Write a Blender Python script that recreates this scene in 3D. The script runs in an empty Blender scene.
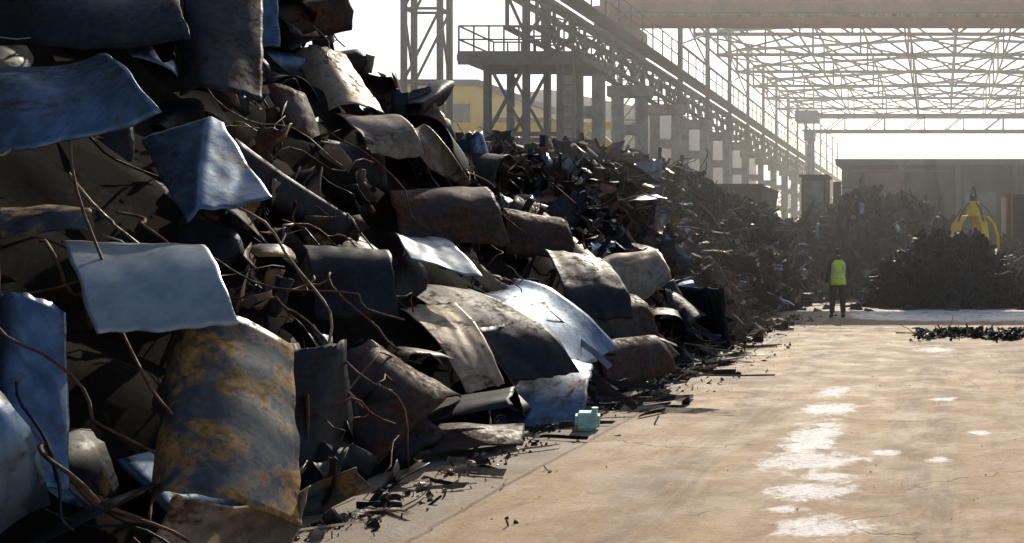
import bpy, bmesh, math, random
from mathutils import Vector, Matrix, noise, Euler
random.seed(11)
R=random.random
def U(a,b): return a+(b-a)*R()
scene=bpy.context.scene
COL=scene.collection

# ---------------------------------------------------------------- materials
def newmat(name):
    m=bpy.data.materials.new(name); m.use_nodes=True
    nt=m.node_tree; b=nt.nodes['Principled BSDF']
    return m,nt,b
def N(nt,t,**k):
    n=nt.nodes.new(t)
    for a,v in k.items(): setattr(n,a,v)
    return n
def noise_n(nt,scale,detail=6,rough=.6,vec=None,dist=0):
    n=N(nt,'ShaderNodeTexNoise'); n.inputs['Scale'].default_value=scale
    n.inputs['Detail'].default_value=detail; n.inputs['Roughness'].default_value=rough
    n.inputs['Distortion'].default_value=dist
    if vec is not None: nt.links.new(vec,n.inputs['Vector'])
    return n.outputs['Fac']
def mathn(nt,op,a,b=None,clamp=False):
    n=N(nt,'ShaderNodeMath',operation=op,use_clamp=clamp)
    for i,v in enumerate((a,b)):
        if v is None: continue
        if isinstance(v,(int,float)): n.inputs[i].default_value=v
        else: nt.links.new(v,n.inputs[i])
    return n.outputs[0]
def ramp(nt,fac,lo,hi,a=0.,b=1.):
    n=N(nt,'ShaderNodeMapRange',interpolation_type='SMOOTHSTEP')
    nt.links.new(fac,n.inputs['Value'])
    n.inputs['From Min'].default_value=lo;n.inputs['From Max'].default_value=hi
    n.inputs['To Min'].default_value=a;n.inputs['To Max'].default_value=b
    return n.outputs[0]
def mix(nt,fac,a,b):
    n=N(nt,'ShaderNodeMix',data_type='RGBA')
    if isinstance(fac,(int,float)): n.inputs[0].default_value=fac
    else: nt.links.new(fac,n.inputs[0])
    for i,v in ((6,a),(7,b)):
        if isinstance(v,tuple): n.inputs[i].default_value=(*v,1)
        else: nt.links.new(v,n.inputs[i])
    return n.outputs[2]
def setin(nt,b,name,v):
    if isinstance(v,(int,float)): b.inputs[name].default_value=v
    elif isinstance(v,tuple): b.inputs[name].default_value=(*v,1)
    else: nt.links.new(v,b.inputs[name])
def bump(nt,b,h,strength=.4,dist=.02):
    n=N(nt,'ShaderNodeBump'); n.inputs['Strength'].default_value=strength
    n.inputs['Distance'].default_value=dist
    nt.links.new(h,n.inputs['Height']); nt.links.new(n.outputs[0],b.inputs['Normal'])
def coords(nt,scale=(1,1,1)):
    tc=N(nt,'ShaderNodeTexCoord'); mp=N(nt,'ShaderNodeMapping')
    nt.links.new(tc.outputs['Object'],mp.inputs[0]); mp.inputs['Scale'].default_value=scale
    return mp.outputs[0]

def sheet_mat(name,clean,rust,lo,hi,metal=.7,rough=.38,light=None,spec=.4):
    m,nt,b=newmat(name); v=coords(nt); vs=coords(nt,(5,5,.8))
    big=noise_n(nt,2.3,7,.68,v,.6); fine=noise_n(nt,18,5,.72,v); st=noise_n(nt,2.2,5,.6,vs)
    f=mathn(nt,'ADD',mathn(nt,'MULTIPLY',big,.62),mathn(nt,'MULTIPLY',fine,.18)); f=mathn(nt,'ADD',f,mathn(nt,'MULTIPLY',st,.20))
    msk=ramp(nt,f,lo,hi)
    c2=light or tuple(min(1,x*1.7) for x in clean)
    base=mix(nt,ramp(nt,st,.38,.65),clean,c2)
    rc=mix(nt,ramp(nt,fine,.35,.65),rust,tuple(x*.35 for x in rust))
    setin(nt,b,'Base Color',mix(nt,msk,base,rc))
    setin(nt,b,'Metallic',mathn(nt,'MULTIPLY',mathn(nt,'SUBTRACT',1.0,msk),metal))
    setin(nt,b,'Roughness',mathn(nt,'ADD',mathn(nt,'MULTIPLY',msk,.35),ramp(nt,fine,.3,.7,rough-.08,rough+.12)))
    b.inputs['Specular IOR Level'].default_value=spec
    bump(nt,b,mathn(nt,'ADD',mathn(nt,'MULTIPLY',big,.6),mathn(nt,'MULTIPLY',fine,.4)),.3,.009)
    return m
M_BLUE=sheet_mat('mill_scale_steel',(.070,.105,.155),(.085,.045,.026),.52,.63,.7,.34)
M_PALE=sheet_mat('pale_steel',(.22,.255,.285),(.17,.12,.07),.57,.68,.45,.38,(.28,.31,.33))
M_DARK=sheet_mat('dark_steel',(.015,.016,.019),(.045,.024,.015),.49,.62,.3,.50,None,.2)
M_RUST=sheet_mat('rusty_steel',(.030,.023,.020),(.100,.042,.020),.44,.60,.2,.55,None,.2)
M_TAN=sheet_mat('yellow_rust_steel',(.040,.043,.046),(.34,.18,.05),.485,.55,.3,.40)
M_BRN=sheet_mat('tan_dusty_steel',(.21,.155,.10),(.11,.06,.032),.50,.61,.2,.48)
M_ROD=sheet_mat('rusty_rod',(.085,.045,.028),(.13,.06,.028),.4,.6,.2,.6)
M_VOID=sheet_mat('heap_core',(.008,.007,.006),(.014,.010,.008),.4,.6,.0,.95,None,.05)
M_ALU=sheet_mat('bright_aluminium',(.5,.5,.5),(.3,.25,.2),.6,.75,.6,.3)
M_BLACK=sheet_mat('black_scrap',(.010,.010,.011),(.022,.018,.015),.5,.65,.2,.55,None,.25)
M_BSCR=sheet_mat('brown_scrap',(.080,.052,.036),(.15,.08,.042),.42,.6,.1,.65)
def simple(name,c1,c2,scale=3,metal=0,rough=.7,lo=.4,hi=.65,bs=.3):
    m,nt,b=newmat(name); v=coords(nt); n=noise_n(nt,scale,6,.65,v)
    setin(nt,b,'Base Color',mix(nt,ramp(nt,n,lo,hi),c1,c2)); b.inputs['Metallic'].default_value=metal
    b.inputs['Roughness'].default_value=rough; bump(nt,b,n,bs,.02); return m
M_STEELWORK=simple('painted_steelwork',(.085,.09,.10),(.07,.05,.04),1.5,.1,.6)
M_CONC=simple('concrete_column',(.30,.29,.27),(.17,.155,.14),1.2,0,.85)
M_CRANE=simple('rusty_crane_paint',(.36,.17,.11),(.22,.13,.10),.8,0,.6)
M_YEL=simple('yellow_paint',(.85,.55,.01),(.6,.37,.02),2.5,0,.5,.5,.75)
M_BLUEP=simple('blue_paint',(.08,.19,.28),(.07,.13,.17),2,0,.5)
M_WALLD=simple('dark_shed_wall',(.030,.025,.022),(.015,.013,.012),.6,0,.85)
M_WALLR=simple('rust_door',(.17,.07,.035),(.09,.045,.028),1,0,.75)
M_GLASS=simple('dirty_glass',(.05,.06,.07),(.1,.1,.1),2,0,.2)
M_ROOF=simple('grey_roof',(.15,.15,.15),(.10,.09,.09),1,0,.7)
M_VEST=simple('hi_vis_fabric',(.72,.95,.03),(.6,.82,.03),9,0,.7)
M_REFL=simple('reflective_tape',(.7,.7,.68),(.6,.6,.6),9,.3,.35)
M_SKIN=simple('skin',(.45,.26,.18),(.4,.22,.15),12,0,.55)
M_HAIR=simple('dark_hair',(.02,.015,.01),(.03,.02,.015),30,0,.6)
M_BOOT=simple('boot_leather',(.03,.025,.02),(.05,.04,.03),12,0,.6)
M_TEAL=simple('teal_plastic',(.38,.62,.56),(.28,.45,.4),8,0,.55)
M_LEAF=simple('foliage',(.05,.07,.03),(.09,.10,.05),.4,0,.9)
M_BARK=simple('bark',(.08,.06,.045),(.05,.04,.03),3,0,.9)
m,nt,b=newmat('work_clothes'); tc=N(nt,'ShaderNodeTexCoord'); sp=N(nt,'ShaderNodeSeparateXYZ')
nt.links.new(tc.outputs['Object'],sp.inputs[0])
setin(nt,b,'Base Color',mix(nt,ramp(nt,sp.outputs[2],.93,.95),(.035,.038,.028),(.02,.022,.03)))
b.inputs['Roughness'].default_value=.85; bump(nt,b,noise_n(nt,18,4,.6,tc.outputs['Object']),.6,.02); M_CLOTH=m

# ---------------------------------------------------------------- mesh builder
class MB:
    def __init__(s): s.v=[];s.f=[];s.m=[];s.mats=[]
    def mi(s,mat):
        if mat not in s.mats: s.mats.append(mat)
        return s.mats.index(mat)
    def add(s,vs,fs,mat):
        o=len(s.v); s.v.extend([tuple(x) for x in vs]); k=s.mi(mat)
        for f in fs: s.f.append(tuple(i+o for i in f)); s.m.append(k)
    def build(s,name,smooth=False,solid=0,parent=None,auto=False):
        me=bpy.data.meshes.new(name); me.from_pydata(s.v,[],s.f)
        for mt in s.mats: me.materials.append(mt)
        me.polygons.foreach_set('material_index',s.m)
        if smooth: me.polygons.foreach_set('use_smooth',[True]*len(s.f))
        me.update(); ob=bpy.data.objects.new(name,me); COL.objects.link(ob)
        if solid:
            md=ob.modifiers.new('solid','SOLIDIFY'); md.thickness=solid; md.offset=0
        if parent: ob.parent=parent
        return ob
def empty(name,loc=(0,0,0)):
    e=bpy.data.objects.new(name,None); e.location=loc; COL.objects.link(e); return e
def box(mb,x0,x1,y0,y1,z0,z1,mat):
    vs=[(x,y,z) for z in (z0,z1) for y in (y0,y1) for x in (x0,x1)]
    mb.add(vs,[(0,2,3,1),(4,5,7,6),(0,1,5,4),(2,6,7,3),(0,4,6,2),(1,3,7,5)],mat)
def beam(mb,a,b,w,h,mat):
    a=Vector(a);b=Vector(b);d=(b-a).normalized()
    up=Vector((0,0,1)) if abs(d.z)<.95 else Vector((0,1,0))
    s=d.cross(up).normalized(); u=s.cross(d)
    vs=[p+s*i*w/2+u*j*h/2 for p in (a,b) for i,j in ((-1,-1),(1,-1),(1,1),(-1,1))]
    mb.add(vs,[(3,2,1,0),(4,5,6,7),(0,1,5,4),(1,2,6,5),(2,3,7,6),(3,0,4,7)],mat)
def tube(mb,pts,r,mat,sides=5,taper=1):
    pts=[Vector(p) for p in pts]; vs=[];fs=[];n=len(pts);up=Vector((.13,.31,.94)).normalized()
    for i,p in enumerate(pts):
        d=(pts[min(i+1,n-1)]-pts[max(i-1,0)]).normalized()
        s=d.cross(up)
        if s.length<.05: s=d.cross(Vector((1,0,0)))
        s.normalize();u=s.cross(d); rr=r*(1+(taper-1)*i/(n-1))
        for k in range(sides):
            a=2*math.pi*k/sides; vs.append(p+s*math.cos(a)*rr+u*math.sin(a)*rr)
    for i in range(n-1):
        for k in range(sides):
            k2=(k+1)%sides; fs.append((i*sides+k,i*sides+k2,(i+1)*sides+k2,(i+1)*sides+k))
    fs.append(tuple(range(sides))[::-1]); fs.append(tuple((n-1)*sides+k for k in range(sides)))
    mb.add(vs,fs,mat)
def patch(mb,c,mat,bulge=.15,axis='u',nz=.05,nu=14,nv=12,rag=.03,crease=0,curl=0,fold=0,ft=.6,ear=0):
    TL,TR,BR,BL=[Vector(p) for p in c]; sd=Vector((U(0,99),U(0,99),U(0,99)))
    n=(TR-TL).cross(BL-TL).normalized()
    if n.dot(Vector((.55,-.7,.45)))<0: n=-n
    vs=[];fs=[]
    sk=U(-.5,.5); pk=U(.35,.65); kc=random.choice((0,1))
    for j in range(nv+1):
        for i in range(nu+1):
            u=i/nu;v=j/nv
            if rag:
                e1=noise.noise(sd+Vector((u*3,v*7,0)))*rag; e2=noise.noise(sd+Vector((u*7,v*3,7)))*rag
                u2=u+e1*(1 if i in(0,nu) else .4);v2=v+e2*(1 if j in (0,nv) else .4)
            else: u2,v2=u,v
            p=(TL*(1-u2)+TR*u2)*(1-v2)+(BL*(1-u2)+BR*u2)*v2
            t=u if axis=='u' else v; o=v if axis=='u' else u
            q=(t/pk) if t<pk else (1-t)/(1-pk)
            off=bulge*(1-(1-q)**2)
            if crease: off+=crease*(.5-abs(u*.7+v*.5-.6))
            if curl: off+=curl*max(0,o-.6)**2*6
            if fold: off+=fold*max(0,(t+sk*(o-.5)*.5)-ft)
            if ear:
                e=(u if kc else 1-u)+v-1.5
                off+=ear*max(0,e)
            off+=nz*noise.noise(sd+Vector((u*1.6,v*1.6,3)))*2+nz*.35*noise.noise(sd+Vector((u*5,v*5,9)))
            vs.append(p+n*off)
    for j in range(nv):
        for i in range(nu):
            a=j*(nu+1)+i; fs.append((a,a+1,a+nu+2,a+nu+1))
    mb.add(vs,fs,mat)

# ---------------------------------------------------------------- terrain of the heaps
def lerp(x,pts):
    if x<=pts[0][0]: return pts[0][1]
    for (a,b),(c,d) in zip(pts,pts[1:]):
        if x<=c: return b+(d-b)*(x-a)/(c-a)
    return pts[-1][1]
def H1(x,y):
    s=-3.75-x+.25*noise.noise(Vector((y*.5,3,1)))
    return max(0,min(1.1*s,lerp(y,[(12.3,6.6),(13.4,4.2),(14.6,2.7),(16,1.6),(17.5,.8),(18.5,0)])))
def H2(x,y):
    base=lerp(y,[(17,-4.3),(24,-4.6),(30,-3.9),(40,-3.9)])
    s=base-x+.5*noise.noise(Vector((y*.4,7,1))); z=min(1.1*s,lerp(y,[(15.5,0),(17.5,1.9),(20,3.4),(22,3.7),(28,4.1),(31,3.7),(36,3.2),(44,2.2),(50,0)]))
    return max(0,z+ .8*noise.noise(Vector((x*.5,y*.4,2))) if z>.6 else z)
def mound(x,y,cx,cy,rx,ry,h):
    d=math.hypot((x-cx)/rx,(y-cy)/ry); d*=1+.25*noise.noise(Vector((x*.6,y*.6,cx)))
    return 0 if d>=1 else h*(1-d**2.2)
def H3(x,y): 
    z=max(mound(x,y,-2.3,39.5,4.2,4.5,3.8),mound(x,y,1.6,38.5,4,3,1.9),mound(x,y,-5.2,37.5,3,3,2.6))
    return z+(.6*noise.noise(Vector((x*.8,y*.8,6))) if z>.7 else 0)
def H4(x,y):
    z=mound(x,y,.15,31.3,2.6,2.6,1.95); return z+(.5*noise.noise(Vector((x*1.3,y*1.3,4))) if z>.4 else 0)

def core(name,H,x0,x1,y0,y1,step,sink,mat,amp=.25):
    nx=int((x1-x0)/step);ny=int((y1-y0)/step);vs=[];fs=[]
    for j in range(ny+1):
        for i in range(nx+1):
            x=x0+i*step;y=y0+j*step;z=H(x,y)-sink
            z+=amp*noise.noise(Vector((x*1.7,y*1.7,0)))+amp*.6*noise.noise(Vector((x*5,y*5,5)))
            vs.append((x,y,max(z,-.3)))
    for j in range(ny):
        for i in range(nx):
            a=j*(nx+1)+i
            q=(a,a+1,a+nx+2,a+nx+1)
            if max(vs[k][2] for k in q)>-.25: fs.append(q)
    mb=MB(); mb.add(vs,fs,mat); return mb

heroes=[
 ([(-7.3,7.6,3.11),(-6.42,7.6,3.03),(-5.12,6.6,2.51),(-5.95,6.2,2.29)],M_BLUE,.22,'v',.03,0,.1,0,0),
 ([(-5.84,7.3,2.54),(-5.36,7.5,2.53),(-4.59,6.9,2.01),(-4.88,6.5,1.77)],M_BLUE,.0,'u',.02,.36,.0,0,.2),
 ([(-5.63,6.4,1.76),(-4.81,6.5,1.73),(-3.99,5.7,1.27),(-4.56,5.4,1.25)],M_PALE,.17,'v',.012,0,0,0,0),
 ([(-4.75,6.2,1.08),(-4.08,6.3,1.10),(-3.55,5.55,.16),(-4.27,5.4,.20)],M_TAN,.38,'u',.015,0,0,0,0),
 ([(-4.40,5.75,.30),(-3.62,5.75,.34),(-3.52,5.40,.04),(-4.2,5.25,.05)],M_BRN,-.12,'u',.02,0,0,0,0),
 ([(-5.08,5.4,1.43),(-4.81,5.5,1.37),(-4.35,5.0,.5),(-4.56,4.8,.5)],M_BLUE,.08,'u',.02,0,0,0,.2),
 ([(-5.25,5.2,1.0),(-4.95,5.2,1.0),(-4.75,4.7,.35),(-4.95,4.6,.35)],M_TAN,.10,'u',.02,0,0,0,0),
 ([(-7.17,12.8,3.25),(-6.49,12.6,3.2),(-5.49,11.8,2.4),(-6.02,11.8,2.66)],M_BRN,.28,'v',.02,0,.1,0,0),
 ([(-7.32,12,3.32),(-6.82,12.4,3.36),(-5.97,11.6,2.80),(-6.5,11.4,2.67)],M_BRN,.2,'v',.02,0,0,0,.3),
 ([(-5.88,10.6,1.86),(-5.45,10.8,1.81),(-4.58,10,1.28),(-5.2,9.8,1.5)],M_PALE,.12,'v',.03,0,0,.3,0),
 ([(-5.08,9.4,1.15),(-4.75,9.8,1.2),(-3.92,9.0,.49),(-4.12,8.7,.46)],M_BRN,.10,'v',.02,0,0,0,0),
 ([(-5.06,11,1.15),(-5.02,11.8,1.31),(-3.75,11.6,.54),(-3.92,10.4,.37)],M_BLUE,.16,'v',.02,0,.05,0,.2),
 ([(-4.55,10.3,.62),(-3.68,10.6,.50),(-3.45,9.64,.04),(-4.2,9.35,.05)],M_BLUE,.06,'v',.02,0,0,0,0),
 ([(-5.66,15.5,1.47),(-4.56,16,1.62),(-4.0,15,.98),(-4.93,14.5,.98)],M_BRN,.2,'v',.1,0,.1,0,.4),
 ([(-4.84,8.2,.39),(-3.78,8.9,.47),(-3.65,8.5,.28),(-4.49,7.8,.2)],M_DARK,.08,'v',.02,0,0,.2,0),
 ([(-4.3,8.6,.22),(-3.75,9.0,.12),(-3.55,8.5,.04),(-4.05,7.95,.1)],M_RUST,.05,'v',.02,0,0,0,0),
 ([(-8.1,12.5,4.16),(-7.73,13,4.23),(-6.83,12.3,3.38),(-7.3,11.8,3.3)],M_BRN,.15,'u',.03,0,0,0,0),
 ([(-8.2,8.5,4.0),(-6.9,9,4.1),(-5.8,7.8,3.2),(-7.2,7.4,3.2)],M_DARK,.2,'v',.03,0,0,0,.3),
 ([(-6.95,9.2,4.1),(-6.5,9.6,4.2),(-5.83,8.6,2.99),(-6.23,8.2,2.97)],M_DARK,.08,'u',.02,0,0,0,0),
 ([(-6.33,11.4,2.27),(-5.52,12,2.42),(-4.73,11,1.76),(-5.6,10.4,1.8)],M_RUST,.28,'v',.03,0,0,0,0),
 ([(-5.66,10.2,1.39),(-5.08,10.8,1.3),(-3.67,10.2,.46),(-4.22,9.6,.40)],M_DARK,.16,'v',.02,0,0,0,0),
 ([(-6.3,14.2,2.2),(-5.7,14.6,2.1),(-5.04,13.8,1.6),(-5.8,13.3,1.65)],M_RUST,.3,'v',.03,0,0,0,0),
 ([(-6.0,6.4,1.96),(-5.5,6.5,1.97),(-5.24,6.2,1.81),(-5.64,6.0,1.77)],M_TAN,.08,'v',.02,0,0,0,0),
 ([(-8.3,11.2,4.9),(-7.7,11.6,4.9),(-7.2,10.9,3.8),(-7.8,10.5,3.8)],M_BLUE,.15,'u',.03,0,0,.5,0),
 ([(-5.3,13.4,1.7),(-4.7,13.8,1.6),(-4.0,13.0,.75),(-4.7,12.5,.8)],M_DARK,.2,'v',.02,0,0,.2,0),
 ([(-4.9,13.2,1.3),(-4.2,13.7,1.1),(-3.7,13.2,.5),(-4.4,12.4,.6)],M_RUST,.12,'v',.03,0,0,0,0),
 ([(-5.5,8.6,1.75),(-4.95,8.9,1.7),(-4.5,8.3,1.15),(-5.0,8.0,1.15)],M_DARK,.2,'v',.02,0,0,0,0),
]
cents=[]
for c,mt,bu,ax,nz,cr,cu,fo,er in heroes:
    mb=MB(); patch(mb,c,mt,bu,ax,nz,30,26,.03,cr,cu,fo,.6,er); mb.build('bent_steel_sheet',True,.007)
    C=sum((Vector(p) for p in c),Vector())/4; cents.append((C,((Vector(c[0])-Vector(c[2])).length+(Vector(c[1])-Vector(c[3])).length)/4))
def clash(p,extra=.15,cov=.95):
    for C,rad in cents:
        if (p-C).length<rad+extra: return True
        t=p.y/C.y
        if t<1.0 and t>.5 and (Vector((C.x,C.y,C.z-1.7))*t+Vector((0,0,1.7))-p).length<rad*cov+extra: return True
    return False

def rsheet(mb,x,y,z,w,l,mat,tilt=.5,bul=.2,nz=.012,slope=True,fold=0,curl=0,ear=0):
    t=Vector((1,0,-1.0)).normalized() if slope else Vector((1,0,-.3)).normalized()
    a=Vector((-.15,1,0)).normalized()
    rot=Euler((U(-tilt,tilt),U(-tilt,tilt),U(-tilt*1.6,tilt*1.6))).to_matrix()
    t=rot@t;a=rot@a;c=Vector((x,y,z))
    def j(): return Vector((U(-1,1),U(-1,1),U(-1,1)))*.10
    cs=[c-t*l/2+a*-w/2+j(),c-t*l/2+a*w/2+j(),c+t*l/2+a*w/2+j(),c+t*l/2-a*w/2+j()]
    mn=min(p.z for p in cs)
    if mn<.02: cs=[p+Vector((0,0,.03-mn)) for p in cs]
    patch(mb,cs,mat,bul,random.choice('uv'),nz,13,12,.04,random.choice([0,0,0,.25]),curl,fold,U(.3,.7),ear)
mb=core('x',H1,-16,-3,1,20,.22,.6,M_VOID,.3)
k=0
while k<620:
    y=U(3.2,18); x=-3.75-U(0,1)**.8*6.5
    z=H1(x,y)
    if z>6.5 or (z<.05): continue
    z-=.05+.4*R(); p=Vector((x,y,z))
    if x>-y*.35-3.3 and y<4.2: continue
    w=U(.4,1.5);l=U(.28,1.05)
    if clash(p,.1+w*.25):
        if R()<.45: k+=.25; continue
        z-=.45; x-=.4; w*=.7
    mt=random.choices([M_DARK,M_RUST,M_BLUE,M_BRN,M_PALE,M_TAN],[14,6,3.4,1.0,.25,.4])[0]
    s=R()
    rsheet(mb,x,y,z,w,l,mt,U(.25,.85),U(-.05,.12) if s<.5 else U(.2,.45),.012,True,random.choice([0,0,U(-1.1,1.1)]),random.choice([0,0,0,U(-.25,.25)]),random.choice([0,0,U(-1,1)])); k+=1
for i in range(1300):
    y=U(3.5,18.0); x=-3.7-R()*5.5; z=H1(x,y)+U(-.4,.02)
    if z<.02: z=.03
    if clash(Vector((x,y,z)),.0,.8): continue
    mt=random.choices([M_DARK,M_RUST,M_BRN,M_TAN,M_ALU],[7,6,2.5,1.2,.3])[0]  # tan and aluminium picks put sunlit glints between sheets into the chip colour
    s=U(.05,.24); c=Vector((x,y,z)); rot=Euler((U(-3,3),U(-3,3),U(-3,3))).to_matrix()
    cs=[c+rot@Vector(q)*s for q in ((-1,.5,0),(1,.4,.1),(.9,-.5,0),(-1,-.4,.2))]
    patch(mb,cs,mt,s*U(-.3,.3),'u',s*.1,4,3,.1)
mb.build('steel_sheet_heap',True,.006)

def rod(mb,a,b,r,mat,sag=.15,wob=.15,n=14,sides=6):
    a=Vector(a);b=Vector(b);sd=Vector((U(0,99),U(0,99),0)); pts=[]
    for i in range(n+1):
        t=i/n;p=a.lerp(b,t); p.z-=sag*4*t*(1-t)
        p+=Vector((noise.noise(sd+Vector((t*2.5,0,0))),noise.noise(sd+Vector((t*2.5,5,0))),noise.noise(sd+Vector((t*2.5,9,0)))))*wob
        p.z=max(p.z,.02); pts.append(p)
    tube(mb,pts,r,mat,sides)
mb=MB()
rod(mb,(-5.3,6.1,2.35),(-4.15,5.35,.80),.008,M_ROD,.16,.15)
rod(mb,(-5.1,5.3,2.0),(-5.0,5.0,1.35),.012,M_ROD,0,.1)
rod(mb,(-4.9,5.2,1.9),(-4.75,4.95,1.0),.011,M_ROD,.1,.1)
rod(mb,(-4.9,5.2,1.5),(-4.15,5.3,.6),.008,M_ROD,.15,.2)
rod(mb,(-4.95,5.1,1.25),(-4.15,4.9,.45),.010,M_ROD,.1,.15)
rod(mb,(-4.6,5.0,1.1),(-4.2,4.9,.35),.007,M_DARK,.1,.1)
rod(mb,(-4.9,5.0,.95),(-3.9,5.1,.2),.009,M_ROD,.05,.12)
rod(mb,(-4.7,4.9,.6),(-3.8,5.2,.12),.008,M_DARK,.05,.12)
rod(mb,(-5.0,8.1,1.6),(-4.2,8.4,.7),.010,M_ROD,.1,.3)
rod(mb,(-5.2,7.3,2.1),(-4.0,7.2,.6),.010,M_BRN,-.15,.25)
rod(mb,(-5.2,7.0,1.7),(-4.1,7.9,1.1),.008,M_ROD,.15,.3)
rod(mb,(-4.6,6.9,1.3),(-3.9,7.3,.25),.009,M_ROD,-.1,.25)
for i in range(230):
    y=U(4.5,18)if R()<.7 else U(6,11); x=-3.9-R()*5; z=H1(x,y)+U(-.15,.12)
    L=U(.4,1.6); an=U(0,6.28); dx=math.cos(an)*L*.6;dy=math.sin(an)*L
    p=Vector((x,y,z));q=Vector((x+dx,y+dy,max(.05,H1(x+dx,y+dy)+U(-.15,.12))))
    if clash((p+q)/2,-.1,.7) and R()<.85: continue
    rod(mb,p,q,U(.004,.011),random.choice([M_ROD,M_ROD,M_DARK,M_BRN]),U(-.15,.15),.22,10,5)
mb.build('rusty_rod_tangle',True)

# ---------------------------------------------------------------- mixed scrap
def ribbon(mb,p,L,w,mat,wild=.8,n=6,up=.5):
    d=Vector((U(-1,1),U(-1,1),U(-.5,up))).normalized(); s=d.orthogonal().normalized()
    vs=[];fs=[];p=Vector(p)
    for i in range(n+1):
        vs+= [p-s*w/2,p+s*w/2]
        d=(d+Vector((U(-1,1),U(-1,1),U(-1,1)))*wild*.5).normalized(); s=(s-d*s.dot(d)).normalized()
        s=(s+Vector((U(-1,1),U(-1,1),U(-1,1)))*.25).normalized()
        p=p+d*L/n; p.z=max(p.z,.03)
    for i in range(n): fs.append((2*i,2*i+1,2*i+3,2*i+2))
    mb.add(vs,fs,mat)
def wire(mb,p,L,r,mat,wild=.6,n=7):
    d=Vector((U(-1,1),U(-1,1),U(-.6,.4))).normalized(); pts=[Vector(p)]
    for i in range(n):
        d=(d+Vector((U(-1,1),U(-1,1),U(-1,.8)))*wild*.7).normalized(); q=pts[-1]+d*L/n; q.z=max(q.z,.03); pts.append(q)
    tube(mb,pts,r,mat,4)
def chunk(mb,p,s,mat):
    rot=Euler((U(-3,3),U(-3,3),U(-3,3))).to_matrix(); c=Vector(p)
    k=R()
    if k<.45:
        cs=[c+rot@Vector(q)*s for q in ((-1,.6,0),(1,.5,.2),(.9,-.6,0),(-1,-.5,.2))]
        patch(mb,cs,mat,s*U(-.5,.5),'u',s*.22,4,4,.15)
    elif k<.72:
        vs=[];fs=[];n=7;m_=5;sd=Vector((U(0,99),U(0,99),0)); sc=Vector((U(.6,1.2),U(.5,1),U(.35,.8)))*s*.75
        for j in range(m_+1):
            for i in range(n):
                th=math.pi*j/m_;ph=6.283*i/n
                d=Vector((math.sin(th)*math.cos(ph),math.sin(th)*math.sin(ph),math.cos(th)))
                d*=1+.75*noise.noise(sd+d*1.8)
                vs.append(c+rot@Vector((d.x*sc.x,d.y*sc.y,d.z*sc.z)))
        for j in range(m_):
            for i in range(n): fs.append((j*n+i,j*n+(i+1)%n,(j+1)*n+(i+1)%n,(j+1)*n+i))
        mb.add(vs,fs,mat)
    elif k<.87:
        a=c+rot@Vector((-1.6,0,0))*s;b2=c+rot@Vector((1.6,0,0))*s
        beam(mb,a,b2,s*.35,s*.12,mat); beam(mb,a+rot@Vector((0,.17,.2))*s,b2+rot@Vector((0,.17,.2))*s,s*.05,s*.4,mat)
    else:
        tube(mb,[c+rot@Vector((t,.1*math.sin(t*2),0))*s for t in (-1.4,-.7,0,.7,1.4)],s*.16,mat,7)
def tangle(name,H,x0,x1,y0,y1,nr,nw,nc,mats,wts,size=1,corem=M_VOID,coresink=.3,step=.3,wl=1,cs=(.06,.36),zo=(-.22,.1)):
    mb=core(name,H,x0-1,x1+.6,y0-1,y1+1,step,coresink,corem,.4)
    def pos():
        while True:
            x=U(x0,x1);y=U(y0,y1);z=H(x,y)
            if z>.03: return (x,y,z+U(*zo))
    pk=lambda: random.choices(mats,wts)[0]
    for i in range(nr): ribbon(mb,pos(),U(.3,.9)*size,U(.04,.16)*size,pk(),up=.2)
    for i in range(nw): wire(mb,pos(),U(.5,1.7)*size*wl,U(.008,.02)*size,pk())
    for i in range(nc): chunk(mb,pos(),(cs[0]+(cs[1]-cs[0])*R()**2)*size,pk())
    return mb
mb=tangle('a',H2,-12,-3.4,16,40,2000,1000,6000,[M_RUST,M_BSCR,M_DARK,M_ALU,M_BRN,M_PALE],[6,5,8,.4,1.3,.6])
for i in range(90):
    y=U(17,32);x=U(-8.5,-4.6);z=H2(x,y)
    rsheet(mb,x,y,z-.1,U(.4,1.5),U(.3,1),random.choice([M_DARK,M_DARK,M_RUST,M_BSCR,M_BLUE]),.9,.15,.04,True,U(-.8,.8))
mb.build('mixed_scrap_heap')
mb=tangle('a',H3,-8,5.5,34,44,700,400,2800,[M_RUST,M_BSCR,M_DARK,M_ALU,M_PALE],[4,3,8,.2,.3],1.1)
mb.build('shredded_scrap_heap')
mb=tangle('a',H4,-2.5,2.9,28.6,34,900,900,2200,[M_BLACK,M_DARK],[8,2],.7,M_BLACK,.12,.2,.6,(.06,.4),(-.2,.05))
mb.build('black_scrap_heap')
def H5(x,y): return mound(x,y,-5.2,21.3,1.35,1.6,1.5)
mb=tangle('a',H5,-6.6,-3.8,19.5,23.1,400,1300,20,[M_RUST,M_BSCR],[3,3],.35,M_BSCR,.05,.12)
mb.build('steel_swarf_pile')

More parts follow.
